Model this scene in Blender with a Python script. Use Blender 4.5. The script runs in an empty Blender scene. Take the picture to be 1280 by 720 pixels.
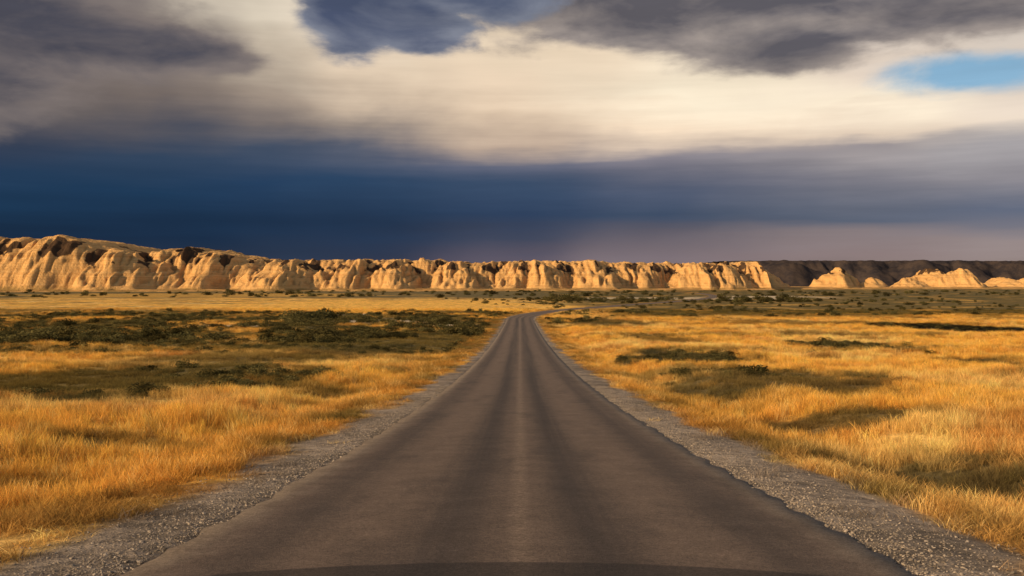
import bpy, math, random
import numpy as np
from mathutils import Vector
random.seed(4); rng=np.random.default_rng(7)
scn=bpy.context.scene
scn.view_settings.view_transform='Standard'
try: scn.view_settings.look='None'
except Exception: pass
scn.view_settings.exposure=0
F=1244.0; CAMZ=12.0
def lin(c):
    c=np.array(c,float)/255.0
    return np.where(c<=0.04045,c/12.92,((c+0.055)/1.055)**2.4)
# ---------------------------------------------------------------- noise
_g=rng.uniform(0,2*math.pi,(256,256)); GX=np.cos(_g); GY=np.sin(_g)
def perlin(x,y,s=0):
    x=np.asarray(x,float)+s*17.31; y=np.asarray(y,float)+s*9.73
    xi=np.floor(x).astype(int); yi=np.floor(y).astype(int); xf=x-xi; yf=y-yi
    u=xf*xf*xf*(xf*(xf*6-15)+10); v=yf*yf*yf*(yf*(yf*6-15)+10)
    def g(a,b,dx,dy):
        a=a&255; b=b&255
        return GX[a,b]*dx+GY[a,b]*dy
    n00=g(xi,yi,xf,yf); n10=g(xi+1,yi,xf-1,yf); n01=g(xi,yi+1,xf,yf-1); n11=g(xi+1,yi+1,xf-1,yf-1)
    return ((n00*(1-u)+n10*u)*(1-v)+(n01*(1-u)+n11*u)*v)*1.5
def fbm(x,y,o=4,s=0):
    r=0;a=1;t=0
    for i in range(o):
        r=r+a*perlin(x*2**i,y*2**i,s+i*3); t+=a; a*=0.5
    return r/t
def sstep(a,b,x):
    t=np.clip((x-a)/(b-a),0,1); return t*t*(3-2*t)
# ---------------------------------------------------------------- landform
def drop(d):
    d=np.asarray(d,float); dd=np.maximum(d,0)
    return 1.8+1.2*(1-np.exp(-dd/30))+9.0*(1-np.exp(-dd/150))+np.minimum(d,0)*0.09
def xc(y):
    y=np.asarray(y,float)
    a=0.008*y
    t=np.maximum(y-265,0)
    return a+ 165*(1-np.exp(-(t/330)**2))
def xslope(y): return (xc(y+0.5)-xc(y-0.5))
def roff(x,y):
    return (x-xc(y))/np.sqrt(1+xslope(y)**2)
def tz(x,y):
    z=CAMZ-drop(y)
    o=roff(x,y); a=np.abs(o)
    z=z-0.5*np.exp(-((a-8.0)/1.9)**2)*np.where(o>0,1.3,0.8)*sstep(400,120,y)
    z=z+sstep(5,16,a)*0.45*fbm(x/14,y/14,3,1)
    z=z+sstep(12,60,a)*1.0*fbm(x/75,y/75,3,2)*(1-0.6*sstep(200,500,y))
    z=z+0.07*sstep(4.4,6,a)*fbm(x/1.7,y/1.7,2,5)
    return z
def d_at(py):
    lo,hi=3.0,3000.0
    for _ in range(60):
        m=math.sqrt(lo*hi)
        if float(drop(m))/m>(py-350)/F: lo=m
        else: hi=m
    return m
def patch(x,y,cx,cy,rx,ry,soft=0.5,nz=0.55,seed=0):
    d=d_at(cy); d0=d_at(cy+ry); d1=d_at(cy-ry); X=(cx-640)/F*d; RX=rx/F*d
    RY=np.where(y>d,max(d1-d,1),max(d-d0,1))
    r=np.sqrt(((x-X)/RX)**2+((y-d)/RY)**2)
    n=fbm((x)/(RX*0.35),(y)/((d1-d0)*0.25),4,seed)
    return sstep(1+soft*0.5,1-soft*0.5,r+n*nz*1.6)
GOLD=np.array([0.82,0.43,0.084]); STRAW=np.array([0.90,0.61,0.225]); RUST=np.array([0.51,0.225,0.050])
OLIVE=np.array([0.175,0.13,0.040]); DOLIVE=np.array([0.058,0.050,0.023]); PALE=np.array([0.70,0.53,0.34]); GRAV=np.array([0.27,0.205,0.152])
def mixc(c,d,m): return c*(1-m[:,None])+d*m[:,None]
def field(x,y):
    n=x.size
    c=np.tile(GOLD,(n,1))
    n1=fbm(x/22,y/34,4,11); n2=fbm(x/6,y/9,4,12); n3=fbm(x/90,y/130,4,13); n4=fbm(x/40,y/14,4,14)
    c=mixc(c,STRAW,sstep(-0.05,0.4,n1)*0.75)
    c=mixc(c,RUST,sstep(0.0,0.4,-n2+0.3*n1)*0.85)
    c=mixc(c,OLIVE,sstep(0.14,0.42,n3+0.5*n2)*0.6*sstep(10,50,y))
    c=mixc(c,OLIVE*0.9,sstep(0.12,0.30,n4-0.3*n2)*0.7*sstep(18,45,y))
    g=np.zeros(n)
    def P(m,col,k=1.0,bare=0):
        nonlocal c,g
        c=mixc(c,col,m*k); g=np.maximum(g,m*k)
    # scrub flat on the left
    zs=sstep(88,118,y)*sstep(400,320,y)*sstep(12,-10,x+n2*14)
    zs=zs*sstep(-0.28,-0.02,n1*0.7+n2*0.5)
    P(zs,OLIVE*0.85,0.9); P(zs*sstep(0.0,0.2,n2),DOLIVE,0.85)
    P(patch(x,y,140,478,250,22,seed=21),OLIVE*0.6,0.92)
    P(patch(x,y,300,450,170,7,seed=46),OLIVE*0.7,0.75)
    P(patch(x,y,60,640,230,22,seed=22),OLIVE*0.8,0.5)
    # far plain
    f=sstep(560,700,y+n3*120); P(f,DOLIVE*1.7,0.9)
    f=sstep(255,310,y+n1*50)*sstep(14,40,x-xc(np.minimum(y,300))+n2*10); P(f,OLIVE*0.62,0.93)
    P(f*sstep(0.0,0.4,n1),GOLD*0.75,0.6)
    c=mixc(c,GOLD*1.08,patch(x,y,470,383,230,8,seed=23)*0.95)
    c=mixc(c,GOLD*0.8,patch(x,y,240,369,240,2.6,seed=43)*0.7)
    for (a,b,rx,ry,s,k) in [(855,448,80,8,24,.95),(970,478,140,14,25,.85),(1070,434,70,7,27,.95),(1190,575,130,24,28,.9),
            (1050,520,160,9,29,.8),(760,404,60,5,30,.8),(820,425,50,5,31,.7),(250,610,130,11,33,.6),(980,405,120,3,34,.6),(450,440,90,6,35,.7),(60,505,90,7,36,.7),(1240,455,70,6,37,.8),(400,520,70,7,38,.5),(150,548,120,8,39,.5),(930,540,50,10,48,.6),(40,590,60,8,49,.5)]:
        P(patch(x,y,a,b,rx,ry,seed=s),DOLIVE*1.3,k)  # dark scrub patches; those at right foreground paint in the ditch shadow
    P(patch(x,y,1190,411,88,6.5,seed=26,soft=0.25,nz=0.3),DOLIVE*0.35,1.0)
    bare=np.zeros(n)
    for (a,b,rx,ry,s) in [(490,402,75,3.0,40),(300,408,50,1.6,41),(560,407,35,2,42),(860,373,150,1.2,44),(960,371,70,1.0,45),(420,394,60,1.5,47)]:
        m=patch(x,y,a,b,rx,ry,seed=s); c=mixc(c,PALE*0.85,m*0.95); bare=np.maximum(bare,m)
    o=roff(x,y); a=np.abs(o); e=fbm(x/1.3,y/2.6,3,50); e2=fbm(x/5,y/7,3,51)
    # roadside strip: mixed rust / green weeds, then dirt shoulder
    c=mixc(c,RUST*0.75,sstep(9,5,a+e)*sstep(-0.3,0.2,n2+e*0.5)*0.7)
    c=mixc(c,OLIVE*0.9,sstep(8.5,5,a+e)*sstep(0.0,0.25,e2)*0.75)
    lim=4.75+e*0.8+e2*0.6+np.where(o>0,0.2,0)-0.6*sstep(30,120,y)
    gm=sstep(lim+0.45,lim-0.25,a)*sstep(520,420,y)
    c=mixc(c,GRAV,gm)
    c*= (1+0.25*fbm(x/2.2,y/2.2,2,60))[:,None]
    return np.clip(c,0.01,0.9),g,gm,bare
# ---------------------------------------------------------------- node helpers
def newmat(name):
    m=bpy.data.materials.new(name); m.use_nodes=True; nt=m.node_tree
    for n in list(nt.nodes): nt.nodes.remove(n)
    return m,nt
class N:
    def __init__(s,nt): s.nt=nt
    def n(s,t,**k):
        nd=s.nt.nodes.new(t)
        for a,b in k.items(): setattr(nd,a,b)
        return nd
    def put(s,sock,v):
        if isinstance(v,bpy.types.NodeSocket): s.nt.links.new(v,sock)
        elif isinstance(v,(tuple,list,np.ndarray)) :
            v=[float(q) for q in v]
            if len(sock.default_value)==4 and len(v)==3: v=v+[1.0]
            sock.default_value=v
        else: sock.default_value=v
    def m(s,op,a,b=0.0,c=None,clamp=False):
        nd=s.n('ShaderNodeMath',operation=op); nd.use_clamp=clamp
        s.put(nd.inputs[0],a); s.put(nd.inputs[1],b)
        if c is not None: s.put(nd.inputs[2],c)
        return nd.outputs[0]
    def mr(s,v,a,b,c=0.0,d=1.0,smooth=True):
        nd=s.n('ShaderNodeMapRange'); nd.interpolation_type='SMOOTHSTEP' if smooth else 'LINEAR'
        s.put(nd.inputs[0],v)
        for i,q in enumerate((a,b,c,d)): s.put(nd.inputs[i+1],q)
        return nd.outputs[0]
    def mix(s,f,a,b,bt='MIX'):
        nd=s.n('ShaderNodeMix',data_type='RGBA',blend_type=bt)
        s.put(nd.inputs[0],f); s.put(nd.inputs[6],a); s.put(nd.inputs[7],b); return nd.outputs[2]
    def noise(s,vec,scale,detail=4,rough=0.5,dist=0.0):
        nd=s.n('ShaderNodeTexNoise'); s.put(nd.inputs['Vector'],vec)
        nd.inputs['Scale'].default_value=scale; nd.inputs['Detail'].default_value=detail
        nd.inputs['Roughness'].default_value=rough; nd.inputs['Distortion'].default_value=dist
        return nd.outputs[0]
    def comb(s,x,y,z=0.0):
        nd=s.n('ShaderNodeCombineXYZ'); s.put(nd.inputs[0],x); s.put(nd.inputs[1],y); s.put(nd.inputs[2],z); return nd.outputs[0]
    def bump(s,h,strength,dist):
        nd=s.n('ShaderNodeBump'); s.put(nd.inputs['Height'],h); nd.inputs['Strength'].default_value=strength; nd.inputs['Distance'].default_value=dist
        return nd.outputs[0]
    def bsdf(s,col,rough=0.9,normal=None,spec=0.2):
        p=s.n('ShaderNodeBsdfPrincipled'); s.put(p.inputs['Base Color'],col); s.put(p.inputs['Roughness'],rough)
        p.inputs['Specular IOR Level'].default_value=spec
        if normal is not None: s.put(p.inputs['Normal'],normal)
        return p.outputs[0]
    def out(s,sh):
        o=s.n('ShaderNodeOutputMaterial'); s.nt.links.new(sh,o.inputs['Surface'])
def gridmesh(name,X,Y,Z,mat,cols=None,extra=None,smooth=True):
    R,C=X.shape
    me=bpy.data.meshes.new(name); nv=R*C
    co=np.stack([X,Y,Z],-1).reshape(-1,3).astype(np.float32)
    i=np.arange(nv).reshape(R,C)
    q=np.stack([i[:-1,:-1],i[:-1,1:],i[1:,1:],i[1:,:-1]],-1).reshape(-1,4).astype(np.int32)
    me.vertices.add(nv); me.vertices.foreach_set('co',co.ravel())
    me.loops.add(q.size); me.loops.foreach_set('vertex_index',q.ravel())
    me.polygons.add(len(q)); me.polygons.foreach_set('loop_start',np.arange(0,q.size,4,dtype=np.int32))
    me.update(calc_edges=True); me.validate()
    me.polygons.foreach_set('use_smooth',np.full(len(q),smooth))
    if cols is not None:
        a=me.attributes.new('col','FLOAT_COLOR','POINT')
        a.data.foreach_set('color',np.concatenate([cols,np.ones((nv,1))],1).astype(np.float32).ravel())
    for k,v in (extra or {}).items():
        a=me.attributes.new(k,'FLOAT','POINT'); a.data.foreach_set('value',v.astype(np.float32).ravel())
    me.materials.append(mat)
    ob=bpy.data.objects.new(name,me); scn.collection.objects.link(ob); return ob
def attr(nn,name,t='GEOMETRY',o='Color'):
    a=nn.n('ShaderNodeAttribute',attribute_name=name); a.attribute_type=t; return a.outputs[o]
# ---------------------------------------------------------------- ground
m_ground,nt=newmat('prairie_ground'); k=N(nt)
geo=k.n('ShaderNodeNewGeometry'); pos=geo.outputs['Position']
col=attr(k,'col'); gm=attr(k,'gravel',o='Fac')
n1=k.noise(pos,3.0,5,0.65); n2=k.noise(pos,0.35,5,0.6); n3=k.noise(pos,38,3,0.7)
v=k.m('MULTIPLY',k.mr(n1,0.3,0.7,0.6,1.35),k.mr(n2,0.3,0.7,0.68,1.35))
v=k.m('MULTIPLY',v,k.m('ADD',k.m('MULTIPLY',k.m('SUBTRACT',n3,0.5),k.m('MULTIPLY',gm,3.2)),1.0))
hs=k.mix(1.0,col,k.comb(v,v,v),'MULTIPLY')
h=k.m('ADD',k.m('MULTIPLY',n1,0.6),k.m('MULTIPLY',n3,0.12))
k.out(k.bsdf(hs,0.95,k.bump(h,0.7,0.25),0.1))
def axis(parts):
    out=[parts[0][0]]
    for a,b,s in parts:
        n=max(1,int(round((b-a)/s))); out+=list(np.linspace(a,b,n+1)[1:])
    return out
half=axis([(0,12,0.22),(12,40,0.4),(40,180,0.9),(180,420,2.4),(420,900,8),(900,6000,300)])
xs=np.array([-q for q in half[:0:-1]]+half)
ys=[-600,-300,-150,-80,-40,-20,-10,-4,0,3,5]
while ys[-1]<6500: ys.append(ys[-1]+max(0.16,ys[-1]*0.0085)*(1 if ys[-1]<1500 else 6))
ys=np.array(ys); X,Y=np.meshgrid(xs,ys)
Z=tz(X,Y)-0.07*sstep(3.7,3.3,np.abs(roff(X,Y)))-0.25*sstep(3.6,3.2,np.abs(roff(X,Y)))*sstep(120,260,Y)
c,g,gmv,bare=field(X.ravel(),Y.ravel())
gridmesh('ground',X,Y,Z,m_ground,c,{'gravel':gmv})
# ---------------------------------------------------------------- road
m_road,nt=newmat('worn_asphalt'); k=N(nt)
u=attr(k,'lat',o='Fac'); s_=attr(k,'lon',o='Fac')
pos=k.n('ShaderNodeNewGeometry').outputs['Position']
au=k.m('ABSOLUTE',u)
streak=k.noise(k.comb(u,k.m('MULTIPLY',s_,0.008)),1.9,5,0.6)
fine=k.noise(pos,45,4,0.85); mid=k.noise(pos,1.6,5,0.65); grit=k.noise(pos,14,4,0.8)
blot=k.noise(k.comb(u,k.m('MULTIPLY',s_,0.30)),0.9,5,0.6)
wob=k.m('ADD',au,k.m('MULTIPLY',k.m('SUBTRACT',k.noise(k.comb(u,k.m('MULTIPLY',s_,0.03)),0.8,3),0.5),0.5))
def bell(x,c,w): 
    d=k.m('ABSOLUTE',k.m('SUBTRACT',x,c)); return k.mr(d,0,w,1.0,0.0)
tr=k.m('ADD',bell(wob,0.75,0.8),k.m('MULTIPLY',bell(wob,2.65,0.75),0.75),clamp=True)
base=k.mix(tr,(0.175,0.118,0.086),(0.068,0.049,0.041))
base=k.mix(k.m('MULTIPLY',k.mr(streak,0.38,0.68),0.5),base,(0.165,0.113,0.083))
base=k.mix(k.m('MULTIPLY',k.mr(blot,0.5,0.68),0.35),base,(0.055,0.042,0.037))
cn=k.m('ABSOLUTE',k.m('ADD',u,k.m('MULTIPLY',k.m('SUBTRACT',k.noise(pos,3.0,6,0.75),0.5),0.26)))
base=k.mix(k.m('MULTIPLY',k.mr(cn,0.0,0.20,1.0,0.0),k.mr(k.noise(pos,7.0,5,0.8),0.35,0.60,0.10,0.62)),base,(0.26,0.18,0.125))
edge=k.mr(k.m('ADD',au,k.m('MULTIPLY',k.m('SUBTRACT',mid,0.5),0.8)),2.95,3.5); base=k.mix(k.m('MULTIPLY',edge,0.8),base,(0.22,0.165,0.12))
# dark arc painted on the asphalt, stand-in for the car hood's edge
pt=k.m('ADD',k.m('ADD',s_,k.m('MULTIPLY',k.m('MULTIPLY',u,u),0.06)),k.m('MULTIPLY',mid,0.05))
pm=k.m('MULTIPLY',k.mr(pt,69.15,69.09),k.mr(au,2.75,2.65))
base=k.mix(k.m('MULTIPLY',pm,0.7),base,(0.03,0.023,0.021))
vv=k.m('MULTIPLY',k.m('MULTIPLY',k.mr(fine,0.25,0.75,0.25,1.75,False),k.mr(grit,0.3,0.7,0.72,1.28,False)),k.mr(mid,0.3,0.7,0.88,1.12))
base=k.mix(1.0,base,k.comb(vv,vv,vv),'MULTIPLY')
k.out(k.bsdf(base,0.85,k.bump(k.m('ADD',fine,k.m('MULTIPLY',grit,0.8)),0.7,0.025),0.2))
ry=[-60,-20,-5,0]
while ry[-1]<900: ry.append(ry[-1]+max(0.25,ry[-1]*0.006))
ry=np.array(ry); ro=np.array([-3.62,-3.5,-3.2,-2.4,-1.6,-0.8,0,0.8,1.6,2.4,3.2,3.5,3.62])
RY,RO=np.meshgrid(ry,ro,indexing='ij')
jag=np.where(np.abs(RO)>3.4,0.20*fbm(RY/0.8,RO,4,70),0)
sl=xslope(RY); nn_=np.sqrt(1+sl**2); RX=xc(RY)+(RO+jag)/nn_; RYY=RY-(RO+jag)*sl/nn_
RZ=CAMZ-drop(RYY)+0.05*(1-(RO/3.5)**2)+0.012-0.10*(np.abs(RO)>3.55)
lon=np.cumsum(np.r_[0,np.hypot(np.diff(ry),np.diff(xc(ry)))])
gridmesh('road',RX,RYY,RZ,m_road,None,{'lat':RO,'lon':np.repeat(lon[:,None],len(ro),1)})
# ---------------------------------------------------------------- badlands
def crag(name,x0,x1,dx,y_front,Hf,depth,spacing,seed,mat,slope=0.75,plateau=True,step=2.0,gap=None,flute=1.0,capv=0.07,hv=(0.86,1.06)):
    r=np.random.default_rng(seed)
    xs=np.arange(x0,x1,dx); t=np.arange(-30,depth,step)
    Xg,T=np.meshgrid(xs,t); Yg=y_front(Xg)+T
    wx=Xg+8*fbm(Xg/45,Yg/45,3,seed); wy=T+14*fbm(Xg/60,Yg/60,3,seed+1)
    h=np.full(Xg.shape,-50.0); p=x0-60
    while p<x1+60:
        H=Hf(p)*r.uniform(*hv); W=r.uniform(50,95); off=r.uniform(-14,44); sl=slope*r.uniform(0.75,1.25); drift=r.uniform(-.25,.25)
        if gap is not None and r.random()<gap(p): H*=0.45
        tt=(wy-off)/W
        crest=H*np.where(tt<1,np.sign(tt)*np.abs(tt)**0.75,1-(tt-1)*(0.06 if plateau else 0.55))
        hh=crest-sl*np.sqrt((wx-p-drift*wy)**2+40)+sl*6
        h=np.maximum(h,hh); p+=spacing*r.uniform(0.45,1.5)
    Hc=Hf(Xg)
    if plateau:
        back=Hc*0.93*sstep(40,125,wy+22*fbm(Xg/30,Xg*0+seed,3,seed+5)); h=np.maximum(h,back)
        cap=Hc*(0.99+capv*fbm(Xg/28,Yg/70,4,seed+6)); k_=1.6
        h=-np.logaddexp(-h/k_,-cap/k_)*k_
    rl=h/Hc
    m=sstep(1,8,h)*sstep(1.02,0.80,rl)          # gullies fade out below the rim
    gx_=Xg+3.5*fbm(Xg/20,Yg/20,2,seed+20)
    fl=(np.abs(perlin(gx_/17,wy/60,seed+7))*9+np.abs(perlin(gx_/8,wy/40,seed+8))*6.0+np.abs(perlin(gx_/4,wy/24,seed+9))*2.6)
    h=h-m*(3.8-fl)*flute*0.85
    h=h-sstep(1,8,h)*(np.abs(perlin(wx/9,wy/9,seed+17))*1.6-0.5)*flute
    h=h+0.5*np.sin(h/2.0)*m
    apron=3.4*sstep(-30,25,T)*(1+0.5*fbm(Xg/25,Yg/25,3,seed+10)); h=np.maximum(h,apron+0.2*fbm(Xg/6,Yg/6,3,seed+3)-0.6)
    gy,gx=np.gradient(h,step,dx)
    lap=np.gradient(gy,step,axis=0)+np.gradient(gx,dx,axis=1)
    rel=h/Hc
    ker=int(22/dx); hp=np.pad(h,((0,0),(ker,ker)),mode='edge'); cs=np.cumsum(hp,1); mean=(cs[:,2*ker:]-np.c_[np.zeros((h.shape[0],1)),cs[:,:-2*ker-1]])/(2*ker+1)
    hollow=sstep(1.0,4.5,mean-h)*sstep(x0+40,x0+80,Xg)
    nz=fbm(Xg/12,Yg/12,4,seed+12)
    notch=np.maximum(hollow*sstep(0.5,0.62,rel+0.15*nz),0.95*sstep(0.30,0.46,perlin(Xg/16,Yg/60,seed+14)+0.4*nz+0.12)*sstep(0.62,0.70,rel+0.15*nz))*sstep(1.02,0.93,rel)*sstep(-0.35,0.0,nz+0.12)
    veg_shade=np.clip(notch,0,1)  # dark gully heads: painted shadow together with juniper cover
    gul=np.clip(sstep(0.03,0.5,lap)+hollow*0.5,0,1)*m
    gridmesh(name,Xg,Yg,h-0.8,mat,None,{'veg_shade':veg_shade,'gully':gul,'rel':rel})
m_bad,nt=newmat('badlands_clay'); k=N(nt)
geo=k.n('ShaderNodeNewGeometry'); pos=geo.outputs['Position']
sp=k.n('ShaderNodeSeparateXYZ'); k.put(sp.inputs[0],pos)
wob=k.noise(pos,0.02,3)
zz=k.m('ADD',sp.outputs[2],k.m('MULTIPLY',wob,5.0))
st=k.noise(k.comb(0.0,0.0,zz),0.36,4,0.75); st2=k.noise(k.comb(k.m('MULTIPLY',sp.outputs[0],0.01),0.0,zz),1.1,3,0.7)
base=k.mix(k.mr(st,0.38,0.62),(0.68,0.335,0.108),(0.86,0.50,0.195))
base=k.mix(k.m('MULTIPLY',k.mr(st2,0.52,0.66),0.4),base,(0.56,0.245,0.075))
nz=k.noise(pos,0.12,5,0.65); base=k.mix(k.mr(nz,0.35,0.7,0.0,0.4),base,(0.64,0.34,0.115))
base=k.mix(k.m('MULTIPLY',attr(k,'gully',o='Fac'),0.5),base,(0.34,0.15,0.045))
base=k.mix(k.m('MULTIPLY',k.mr(attr(k,'veg_shade',o='Fac'),0.2,0.6),0.95),base,(0.06,0.034,0.022))
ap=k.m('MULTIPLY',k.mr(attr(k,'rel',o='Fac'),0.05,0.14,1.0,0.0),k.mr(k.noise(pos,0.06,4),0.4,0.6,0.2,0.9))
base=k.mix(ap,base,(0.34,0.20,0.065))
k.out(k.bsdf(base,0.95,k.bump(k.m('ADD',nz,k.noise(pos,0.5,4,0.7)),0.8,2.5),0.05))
skyx=[-900,-560,-510,-485,-465,-440,-400,-365,-320,-275,-200,-100,-50,0,80,160,260,360,460,900]
sky_h=[66,63,63,61,56,46,48,53,42,38.5,39,39,36,38,38,37,37,38,38,38]
Hf=lambda x: np.interp(x,skyx,sky_h)
yf=lambda x: 1110+0.27*np.clip(x,-700,500)+35*fbm(np.asarray(x,float)/190,np.asarray(x,float)*0+3.3,2,81)
crag('badlands',-1100,318,1.3,yf,Hf,300,44,5,m_bad,slope=0.62)
crag('badlands_mounds',296,900,1.5,lambda x:1215+0.15*np.asarray(x,float),lambda x:np.interp(x,[300,400,600,900],[40,33,32,32]),190,52,29,m_bad,slope=0.72,plateau=False,gap=lambda p:0.40,flute=0.7)
m_mesa,nt=newmat('mesa_cloud_shadow'); k=N(nt)  # cloud shadow over the mesa is painted in as a dark base colour
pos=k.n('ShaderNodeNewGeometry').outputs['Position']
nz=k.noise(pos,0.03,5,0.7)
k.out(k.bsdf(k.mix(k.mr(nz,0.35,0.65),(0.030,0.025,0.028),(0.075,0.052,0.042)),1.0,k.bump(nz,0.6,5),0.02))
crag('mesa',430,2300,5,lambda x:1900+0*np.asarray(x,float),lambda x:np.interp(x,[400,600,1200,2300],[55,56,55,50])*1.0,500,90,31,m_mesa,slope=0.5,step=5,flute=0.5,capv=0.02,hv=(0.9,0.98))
# ---------------------------------------------------------------- instancing
def rawmesh(name,V,Fs,mat,cols=None,smooth=False):
    me=bpy.data.meshes.new(name); me.from_pydata(V,[],Fs); me.update()
    if cols is not None:
        a=me.attributes.new('shade','FLOAT','POINT'); a.data.foreach_set('value',np.array(cols,np.float32))
    me.materials.append(mat)
    if smooth: me.polygons.foreach_set('use_smooth',[True]*len(me.polygons))
    return bpy.data.objects.new(name,me)
def instancer(name,P,rot,scale,tint,variants):
    col=bpy.data.collections.new(name+'_parts')
    for o in variants: col.objects.link(o)
    me=bpy.data.meshes.new(name); n=len(P); me.vertices.add(n); me.vertices.foreach_set('co',P.astype(np.float32).ravel())
    a=me.attributes.new('rot','FLOAT_VECTOR','POINT'); a.data.foreach_set('vector',rot.astype(np.float32).ravel())
    a=me.attributes.new('scl','FLOAT_VECTOR','POINT'); a.data.foreach_set('vector',scale.astype(np.float32).ravel())
    a=me.attributes.new('tint','FLOAT_COLOR','POINT'); a.data.foreach_set('color',np.concatenate([tint,np.ones((n,1))],1).astype(np.float32).ravel())
    ob=bpy.data.objects.new(name,me); scn.collection.objects.link(ob)
    ng=bpy.data.node_groups.new(name+'_scatter','GeometryNodeTree')
    ng.interface.new_socket('Geometry',in_out='INPUT',socket_type='NodeSocketGeometry')
    ng.interface.new_socket('Geometry',in_out='OUTPUT',socket_type='NodeSocketGeometry')
    gi=ng.nodes.new('NodeGroupInput'); go=ng.nodes.new('NodeGroupOutput')
    ci=ng.nodes.new('GeometryNodeCollectionInfo'); ci.inputs['Collection'].default_value=col
    ci.inputs['Separate Children'].default_value=True; ci.inputs['Reset Children'].default_value=True
    ip=ng.nodes.new('GeometryNodeInstanceOnPoints'); ip.inputs['Pick Instance'].default_value=True
    def na(nm):
        q=ng.nodes.new('GeometryNodeInputNamedAttribute'); q.data_type='FLOAT_VECTOR'; q.inputs['Name'].default_value=nm; return q.outputs[0]
    L=ng.links.new
    L(gi.outputs[0],ip.inputs['Points']); L(ci.outputs[0],ip.inputs['Instance'])
    L(na('rot'),ip.inputs['Rotation']); L(na('scl'),ip.inputs['Scale'])
    ri=ng.nodes.new('FunctionNodeRandomValue'); ri.data_type='INT'
    ii=[s for s in ri.inputs if s.type=='INT']
    ii[0].default_value=0; ii[1].default_value=len(variants)-1
    L([s for s in ri.outputs if s.type=='INT'][0],ip.inputs['Instance Index'])
    L(ip.outputs[0],go.inputs[0])
    md=ob.modifiers.new('scatter','NODES'); md.node_group=ng
    return ob
m_grass,nt=newmat('dry_grass'); k=N(nt)
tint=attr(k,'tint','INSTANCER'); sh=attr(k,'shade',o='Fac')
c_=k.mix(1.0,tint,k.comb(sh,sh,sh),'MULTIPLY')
d1=k.n('ShaderNodeBsdfDiffuse'); k.put(d1.inputs[0],c_)
d2=k.n('ShaderNodeBsdfTranslucent'); k.put(d2.inputs[0],c_)
mx=k.n('ShaderNodeMixShader'); mx.inputs[0].default_value=0.38
nt.links.new(d1.outputs[0],mx.inputs[1]); nt.links.new(d2.outputs[0],mx.inputs[2]); k.out(mx.outputs[0])
def clump(name,nb,rad,hmin,hmax,w,seed):
    r=random.Random(seed); V=[];Fs=[];S=[]
    for b in range(nb):
        a=r.uniform(0,6.283); q=rad*math.sqrt(r.random()); bx,by=q*math.cos(a),q*math.sin(a)
        h=r.uniform(hmin,hmax); la=r.uniform(0,6.283); ln=h*r.uniform(0.1,0.55); dx=math.cos(la)*ln+0.10*h; dy=math.sin(la)*ln
        wa=r.uniform(0,3.14); ww=w*r.uniform(.6,1.3); wx,wy=math.cos(wa)*ww,math.sin(wa)*ww; s=r.uniform(.65,1.3)
        i=len(V)
        for (t,wf) in ((0,1),(0.45,0.9),(0.8,0.6)):
            px=bx+dx*t*t; py=by+dy*t*t; pz=h*t*(1-0.12*t)
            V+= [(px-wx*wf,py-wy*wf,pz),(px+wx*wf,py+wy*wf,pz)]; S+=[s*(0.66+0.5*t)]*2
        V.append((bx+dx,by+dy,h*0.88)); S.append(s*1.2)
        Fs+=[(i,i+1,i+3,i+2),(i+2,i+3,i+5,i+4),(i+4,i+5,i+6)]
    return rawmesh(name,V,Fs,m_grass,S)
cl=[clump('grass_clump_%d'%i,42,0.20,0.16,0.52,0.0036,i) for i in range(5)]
PTS=[]
d=5.0
while d<380:
    dd=d*0.05; dens=32*min(1,(18/d)**1.32); w=1.16*(d+dd/2)+5
    n=int(w*dd*dens); 
    PTS.append(np.stack([rng.uniform(-w/2,w/2,n),rng.uniform(d,d+dd,n)],1)); d+=dd
PT=np.concatenate(PTS); x,y=PT[:,0],PT[:,1]
c,g,gmv,bare=field(x,y); a=np.abs(roff(x,y))
f2=fbm(x/1.8,y/1.8,3,90)
keep=(bare<0.5)&(a>3.9)&(rng.random(len(x))<np.clip(1.1-gmv*1.5,0.035,1))&(rng.random(len(x))>0.75*sstep(0.02,-0.28,f2))
x,y,c,g,a,f2=x[keep],y[keep],c[keep],g[keep],a[keep],f2[keep]
n=len(x); print('grass',n)
hs=(0.80+0.85*fbm(x/5,y/5,3,91)+0.6*f2+rng.uniform(-.2,.35,n))*(1-0.5*g)*(0.35+0.65*sstep(4.2,7.5,a))
far=1+np.clip((y-25)/90,0,2.4)
sc=np.stack([far*rng.uniform(.8,1.3,n),far*rng.uniform(.8,1.3,n),np.clip(hs,.2,1.8)*(1+0.25*(far-1))],1)
rot=np.stack([rng.normal(0,.1,n),rng.normal(0,.1,n),rng.uniform(0,6.28,n)],1)
c=c*rng.uniform(0.75,1.25,(n,1))
mm=rng.random(n)<0.10; c[mm]=c[mm]*0.4+OLIVE*0.6
mm=(rng.random(n)<0.12)&(g<0.4); c[mm]=c[mm]*0.4+STRAW*0.65
c=np.clip(c*1.15,0,0.92)
instancer('grass',np.stack([x,y,tz(x,y)-0.02],1),rot,sc,c,cl)
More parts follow.
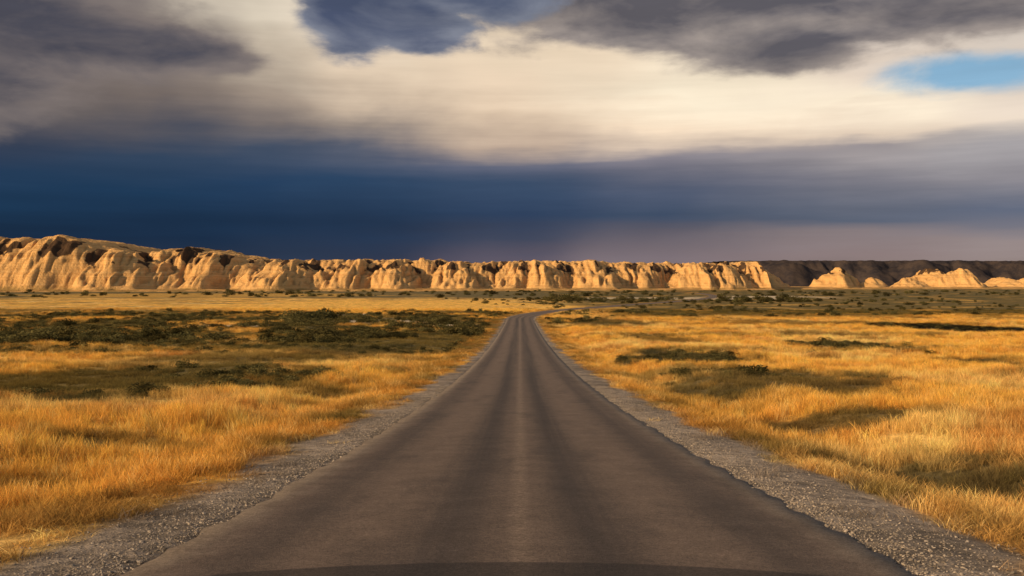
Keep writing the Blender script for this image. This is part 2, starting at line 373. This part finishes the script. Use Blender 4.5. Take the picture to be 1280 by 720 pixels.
# shrubs
def bush(name,nl,seed,ls=0.11):
    r=random.Random(seed); V=[];Fs=[];S=[]
    lobes=[(r.uniform(-.5,.5),r.uniform(-.5,.5),r.uniform(.15,.6),r.uniform(.28,.5)) for _ in range(8)]
    for b in range(nl):
        lx,ly,lz,lr=r.choice(lobes)
        v=Vector((r.gauss(0,1),r.gauss(0,1),r.gauss(0,1))).normalized()*lr*(r.random()**0.35)
        p=Vector((lx,ly,lz))+v; p.z=max(0.02,p.z)
        t=Vector((r.gauss(0,1),r.gauss(0,1),r.gauss(0,1))).normalized(); q=t.orthogonal().normalized(); s=ls*r.uniform(.5,1.2)
        i=len(V); V+=[tuple(p-t*s),tuple(p+q*s*.5),tuple(p+t*s),tuple(p-q*s*.5)]; Fs.append((i,i+1,i+2,i+3)); S+=[r.uniform(.5,1.4)]*4
    for b in range(7):
        lx,ly,lz,lr=lobes[b]; i=len(V)
        V+=[(-.02,0,-.1),(.02,0,-.1),(lx,ly,lz+.1),(0,.02,-.1)]; Fs+=[(i,i+1,i+2),(i+1,i+3,i+2)]; S+=[.4]*4
    return rawmesh(name,V,Fs,m_grass,S)
bs=[bush('shrub_crown_%d'%i,420,i+50) for i in range(4)]
BX=[];BS=[]
def addb(cx,cy,rx,ry,n,smin,smax,thr=None):
    d=d_at(cy);d0=d_at(cy+ry);d1=d_at(cy-ry)
    for _ in range(n):
        yy=random.uniform(d0,d1); xx=(cx-640)/F*d+random.uniform(-rx,rx)/F*yy
        if thr is not None and float(fbm(np.array([xx/16.]),np.array([yy/24.]),3,95)[0])<thr: continue
        if abs(float(roff(xx,yy)))<7: continue
        BX.append((xx,yy)); BS.append(random.uniform(smin,smax)*random.choice([.6,.8,1,1,1.25]))
addb(300,410,380,20,4200,0.6,1.5,-0.05)
addb(300,430,330,14,800,0.4,0.9,-0.05)
addb(60,428,75,8,70,1.0,1.9)
addb(385,400,22,2,18,2.2,3.6); addb(450,402,30,2,8,1.2,2.2); addb(575,416,22,3,14,1.0,1.9); addb(540,404,20,2,8,1.4,2.2)
addb(140,480,240,18,420,0.25,0.65,-0.1)
addb(850,448,75,7,90,0.35,0.75,-0.1); addb(1190,411,85,4,30,0.6,1.0); addb(1070,434,65,6,70,0.4,0.9)
addb(980,385,320,12,800,0.9,1.8,0.03); addb(840,376,180,2.5,150,1.6,3.6); addb(1000,478,130,14,160,0.25,.6,-0.05)
addb(900,430,350,30,260,0.3,0.75,0.08)
addb(640,368,700,4,700,1.8,3.6,0.0)
B=np.array(BX); BS=np.array(BS); n=len(B); print('shrubs',n)
bt=np.array([0.085,0.072,0.027])*rng.uniform(0.5,1.7,(n,1))+rng.uniform(0,.05,(n,1))*np.array([1,.65,.2])
instancer('sagebrush',np.stack([B[:,0],B[:,1],tz(B[:,0],B[:,1])-0.05],1),np.stack([np.zeros(n),np.zeros(n),rng.uniform(0,6.28,n)],1),
    np.stack([BS*rng.uniform(.9,1.5,n),BS*rng.uniform(.9,1.5,n),BS*rng.uniform(.6,1.0,n)],1),bt,bs)
# gravel
m_st,nt=newmat('gravel_stone'); k=N(nt)
k.out(k.bsdf(attr(k,'tint','INSTANCER'),0.9,None,0.2))
import bmesh
def stone(i):
    bm=bmesh.new(); bmesh.ops.create_icosphere(bm,subdivisions=1,radius=1.0); r=random.Random(i)
    for v in bm.verts: v.co*=r.uniform(.7,1.15)
    for v in bm.verts: v.co.z*=.6
    me=bpy.data.meshes.new('stone_%d'%i); bm.to_mesh(me); bm.free(); me.materials.append(m_st); return bpy.data.objects.new('stone_%d'%i,me)
n=30000; side=rng.choice([-1,1],n); dd=5+rng.random(n)**1.6*45; oo=side*(3.42+rng.gamma(2.0,0.34,n)); oo=np.where(np.abs(oo)>5.8,side*4.0,oo)
x=xc(dd)+oo; s=rng.gamma(2.0,0.0030,n)+0.004; s=np.minimum(s,0.03)
t=np.array([0.28,0.215,0.16])*rng.uniform(.45,1.6,(n,1))
instancer('gravel',np.stack([x,dd,tz(x,dd)+s*0.15],1),rng.uniform(0,6.28,(n,3))*np.array([.1,.1,1]),np.stack([s*1.2,s,s],1),t,[stone(i) for i in range(4)])
# ---------------------------------------------------------------- light
sd=Vector((-0.86,-0.51,0)).normalized(); EL=math.radians(19)
sd=Vector((sd.x*math.cos(EL),sd.y*math.cos(EL),math.sin(EL)))
L=bpy.data.lights.new('sun','SUN'); L.energy=5.0; L.angle=math.radians(0.5); L.color=(1.0,0.77,0.46)
lo=bpy.data.objects.new('sun',L); scn.collection.objects.link(lo); lo.rotation_euler=sd.to_track_quat('Z','Y').to_euler(); lo.location=(-50,-50,60)
# ---------------------------------------------------------------- sky
w=bpy.data.worlds.new('World'); scn.world=w; w.use_nodes=True; nt=w.node_tree
for q in list(nt.nodes): nt.nodes.remove(q)
k=N(nt)
nish=k.n('ShaderNodeTexSky'); nish.sky_type='NISHITA'; nish.sun_disc=False; nish.sun_elevation=EL; nish.sun_rotation=math.atan2(sd.x,sd.y)
tc=k.n('ShaderNodeTexCoord'); sp=k.n('ShaderNodeSeparateXYZ'); k.put(sp.inputs[0],tc.outputs['Generated'])
dx,dy,dz=sp.outputs
az=k.m('ARCTAN2',dx,dy); hl=k.m('SQRT',k.m('ADD',k.m('MULTIPLY',dx,dx),k.m('MULTIPLY',dy,dy)))
V=k.m('DIVIDE',dz,k.m('MAXIMUM',hl,0.05))
def A(px): return math.atan((px-640)/F)
def El(px,py): return (350-py)/F*math.cos(A(px))
pc=k.comb(az,k.m('MULTIPLY',V,2.3)); ps=k.comb(az,k.m('MULTIPLY',V,14.0),3.0)
nb=k.noise(pc,6.0,5,0.52,0.2)
ns=k.noise(ps,2.0,5,0.58)
hi=k.mr(V,0.10,0.19)
warpV=k.m('ADD',k.m('MULTIPLY',k.m('SUBTRACT',nb,0.5),k.m('MULTIPLY_ADD',hi,0.10,0.014)),k.m('MULTIPLY',k.m('SUBTRACT',ns,0.5),0.036))
nb2=k.noise(k.comb(az,k.m('MULTIPLY',V,2.0),5.0),4.0,4,0.5)
warpU=k.m('MULTIPLY',k.m('SUBTRACT',nb2,0.5),0.26)
Vw=k.m('ADD',V,warpV); Uw=k.m('ADD',az,warpU)
cols={0:[(0,(98,93,97)),(90,(108,98,95)),(125,(100,93,93)),(155,(80,80,90)),(185,(52,64,85)),(215,(36,60,88)),(260,(28,55,83)),(300,(25,44,67)),(350,(42,52,70))],
213:[(0,(140,130,124)),(80,(124,113,107)),(125,(116,105,100)),(160,(88,86,93)),(190,(50,68,92)),(240,(31,58,87)),(300,(28,47,72)),(350,(45,55,73))],
330:[(0,(215,202,182)),(60,(190,175,156)),(110,(160,144,130)),(150,(122,112,108)),(182,(66,78,98)),(225,(37,62,92)),(285,(32,52,78)),(350,(52,60,78))],
427:[(0,(236,221,200)),(80,(222,201,176)),(120,(196,176,155)),(155,(148,135,126)),(182,(86,92,108)),(220,(43,67,96)),(285,(35,54,80)),(320,(48,57,78)),(350,(60,66,84))],
640:[(0,(215,198,175)),(60,(230,209,182)),(110,(240,216,188)),(150,(220,196,170)),(180,(188,166,148)),(202,(98,102,120)),(230,(60,79,106)),(270,(48,66,94)),(298,(64,71,91)),(322,(92,86,100)),(350,(100,92,103))],
853:[(0,(220,205,185)),(70,(243,226,200)),(125,(255,239,212)),(160,(247,223,195)),(184,(208,188,170)),(200,(134,129,138)),(240,(80,90,112)),(272,(65,80,104)),(292,(94,92,105)),(320,(122,110,116)),(350,(130,114,118))],
1067:[(0,(215,205,195)),(90,(232,214,196)),(130,(250,234,209)),(168,(230,209,187)),(184,(158,150,152)),(200,(170,162,163)),(222,(126,124,133)),(250,(104,108,122)),(276,(90,98,115)),(294,(138,126,128)),(320,(143,126,125)),(350,(145,128,125))],
1280:[(0,(210,200,190)),(100,(220,205,190)),(150,(238,221,202)),(188,(172,167,169)),(220,(142,138,144)),(260,(98,106,125)),(285,(120,119,130)),(302,(152,138,137)),(350,(150,133,128))]}
VM=0.36
prev=None; kp=None
for px,st in cols.items():
    cr=k.n('ShaderNodeValToRGB'); k.put(cr.inputs[0],k.m('DIVIDE',Vw,VM))
    e=cr.color_ramp; pts=sorted((max(0,El(px,py))/VM,c) for py,c in st)
    e.elements[0].position=pts[0][0]; e.elements[0].color=(*lin(pts[0][1]),1)
    e.elements[1].position=pts[-1][0]; e.elements[1].color=(*lin(pts[-1][1]),1)
    for p,c in pts[1:-1]:
        q=e.elements.new(p); q.color=(*lin(c),1)
    if prev is None: prev=cr.outputs[0]
    else: prev=k.mix(k.mr(Uw,A(kp),A(px)),prev,cr.outputs[0])
    kp=px
sky=prev
def blob(cx,cy,rx,ry,uw=0.3):
    a0=A(cx); ex=(A(cx+rx)-A(cx-rx))/2; ey=ry/F
    u_=k.m('DIVIDE',k.m('SUBTRACT',k.m('MULTIPLY_ADD',warpU,uw*0.5,az),a0),ex)
    v_=k.m('DIVIDE',k.m('SUBTRACT',V,El(cx,cy)),ey)
    return k.m('SQRT',k.m('ADD',k.m('MULTIPLY',u_,u_),k.m('MULTIPLY',v_,v_)))
nE=k.noise(pc,11.0,7,0.57,0.2)
nEc=k.m('MULTIPLY',k.m('SUBTRACT',nE,0.5),2.2)
nF=k.noise(k.comb(az,k.m('MULTIPLY',V,2.6),11.0),9,6,0.55,0.3)
def cloud(sky,blobs,c1,c2,soft=0.35,op=1.0,namp=1.0):
    r=None
    for b in blobs:
        q=blob(*b)
        if r is None: r=q
        else:
            nd=k.n('ShaderNodeMath',operation='SMOOTH_MIN'); k.put(nd.inputs[0],r); k.put(nd.inputs[1],q); nd.inputs[2].default_value=0.25; r=nd.outputs[0]
    r=k.m('ADD',r,k.m('MULTIPLY',nEc,namp))
    m=k.mr(r,1.0+soft*0.4,1.0-soft*0.6,0.0,op)
    core=k.mr(r,1.0,0.3); f=k.m('ADD',k.m('MULTIPLY',core,0.72),k.m('MULTIPLY',k.m('SUBTRACT',nF,0.48),2.4),clamp=True)
    return k.mix(m,sky,k.mix(f,tuple(lin(c1)),tuple(lin(c2))))
rb=k.m('ADD',blob(1225,90,140,24),k.m('MULTIPLY',nEc,0.9))
skyblue=k.mix(0.55,k.mix(1.0,nish.outputs[0],(0.1,0.1,0.1),'MULTIPLY'),tuple(lin((125,178,215))))
sky=k.mix(k.mr(rb,1.35,0.3),sky,skyblue)
sky=cloud(sky,[(20,25,240,72),(160,58,160,42),(255,74,85,20),(-100,70,240,80),(-200,-60,380,120)],(124,114,111),(74,74,85),0.5,0.97,0.6)
sky=cloud(sky,[(860,0,290,66),(1180,10,260,46),(960,52,150,46),(680,0,150,44),(780,30,140,34)],(158,147,141),(88,86,94),0.45,0.98,0.6)
sky=cloud(sky,[(445,20,78,54),(520,30,85,42),(610,-6,100,42),(480,-30,140,60)],(122,128,144),(60,74,104),0.35,0.97,0.6)
lum=k.mr(ns,0.3,0.7,0.89,1.11,False)
sky=k.mix(1.0,sky,k.comb(lum,lum,lum),'MULTIPLY')
clouds=k.mix(1.0,sky,(10,10,10),'MULTIPLY')
front=k.m('MULTIPLY',k.mr(k.m('ABSOLUTE',az),1.0,1.9,1.0,0.0),k.mr(V,0.45,1.3,1.0,0.15))
final=k.mix(front,nish.outputs[0],clouds)
bg=k.n('ShaderNodeBackground'); k.put(bg.inputs[0],final); bg.inputs[1].default_value=0.1
wo=k.n('ShaderNodeOutputWorld'); nt.links.new(bg.outputs[0],wo.inputs[0])
# ---------------------------------------------------------------- camera
cd=bpy.data.cameras.new('camera'); cd.lens=35; cd.sensor_width=36; cd.clip_end=20000; cd.clip_start=0.1
co=bpy.data.objects.new('camera',cd); scn.collection.objects.link(co); co.location=(0,0,CAMZ)
co.rotation_euler=(math.radians(90)-math.atan(10/F),0,0); scn.camera=co
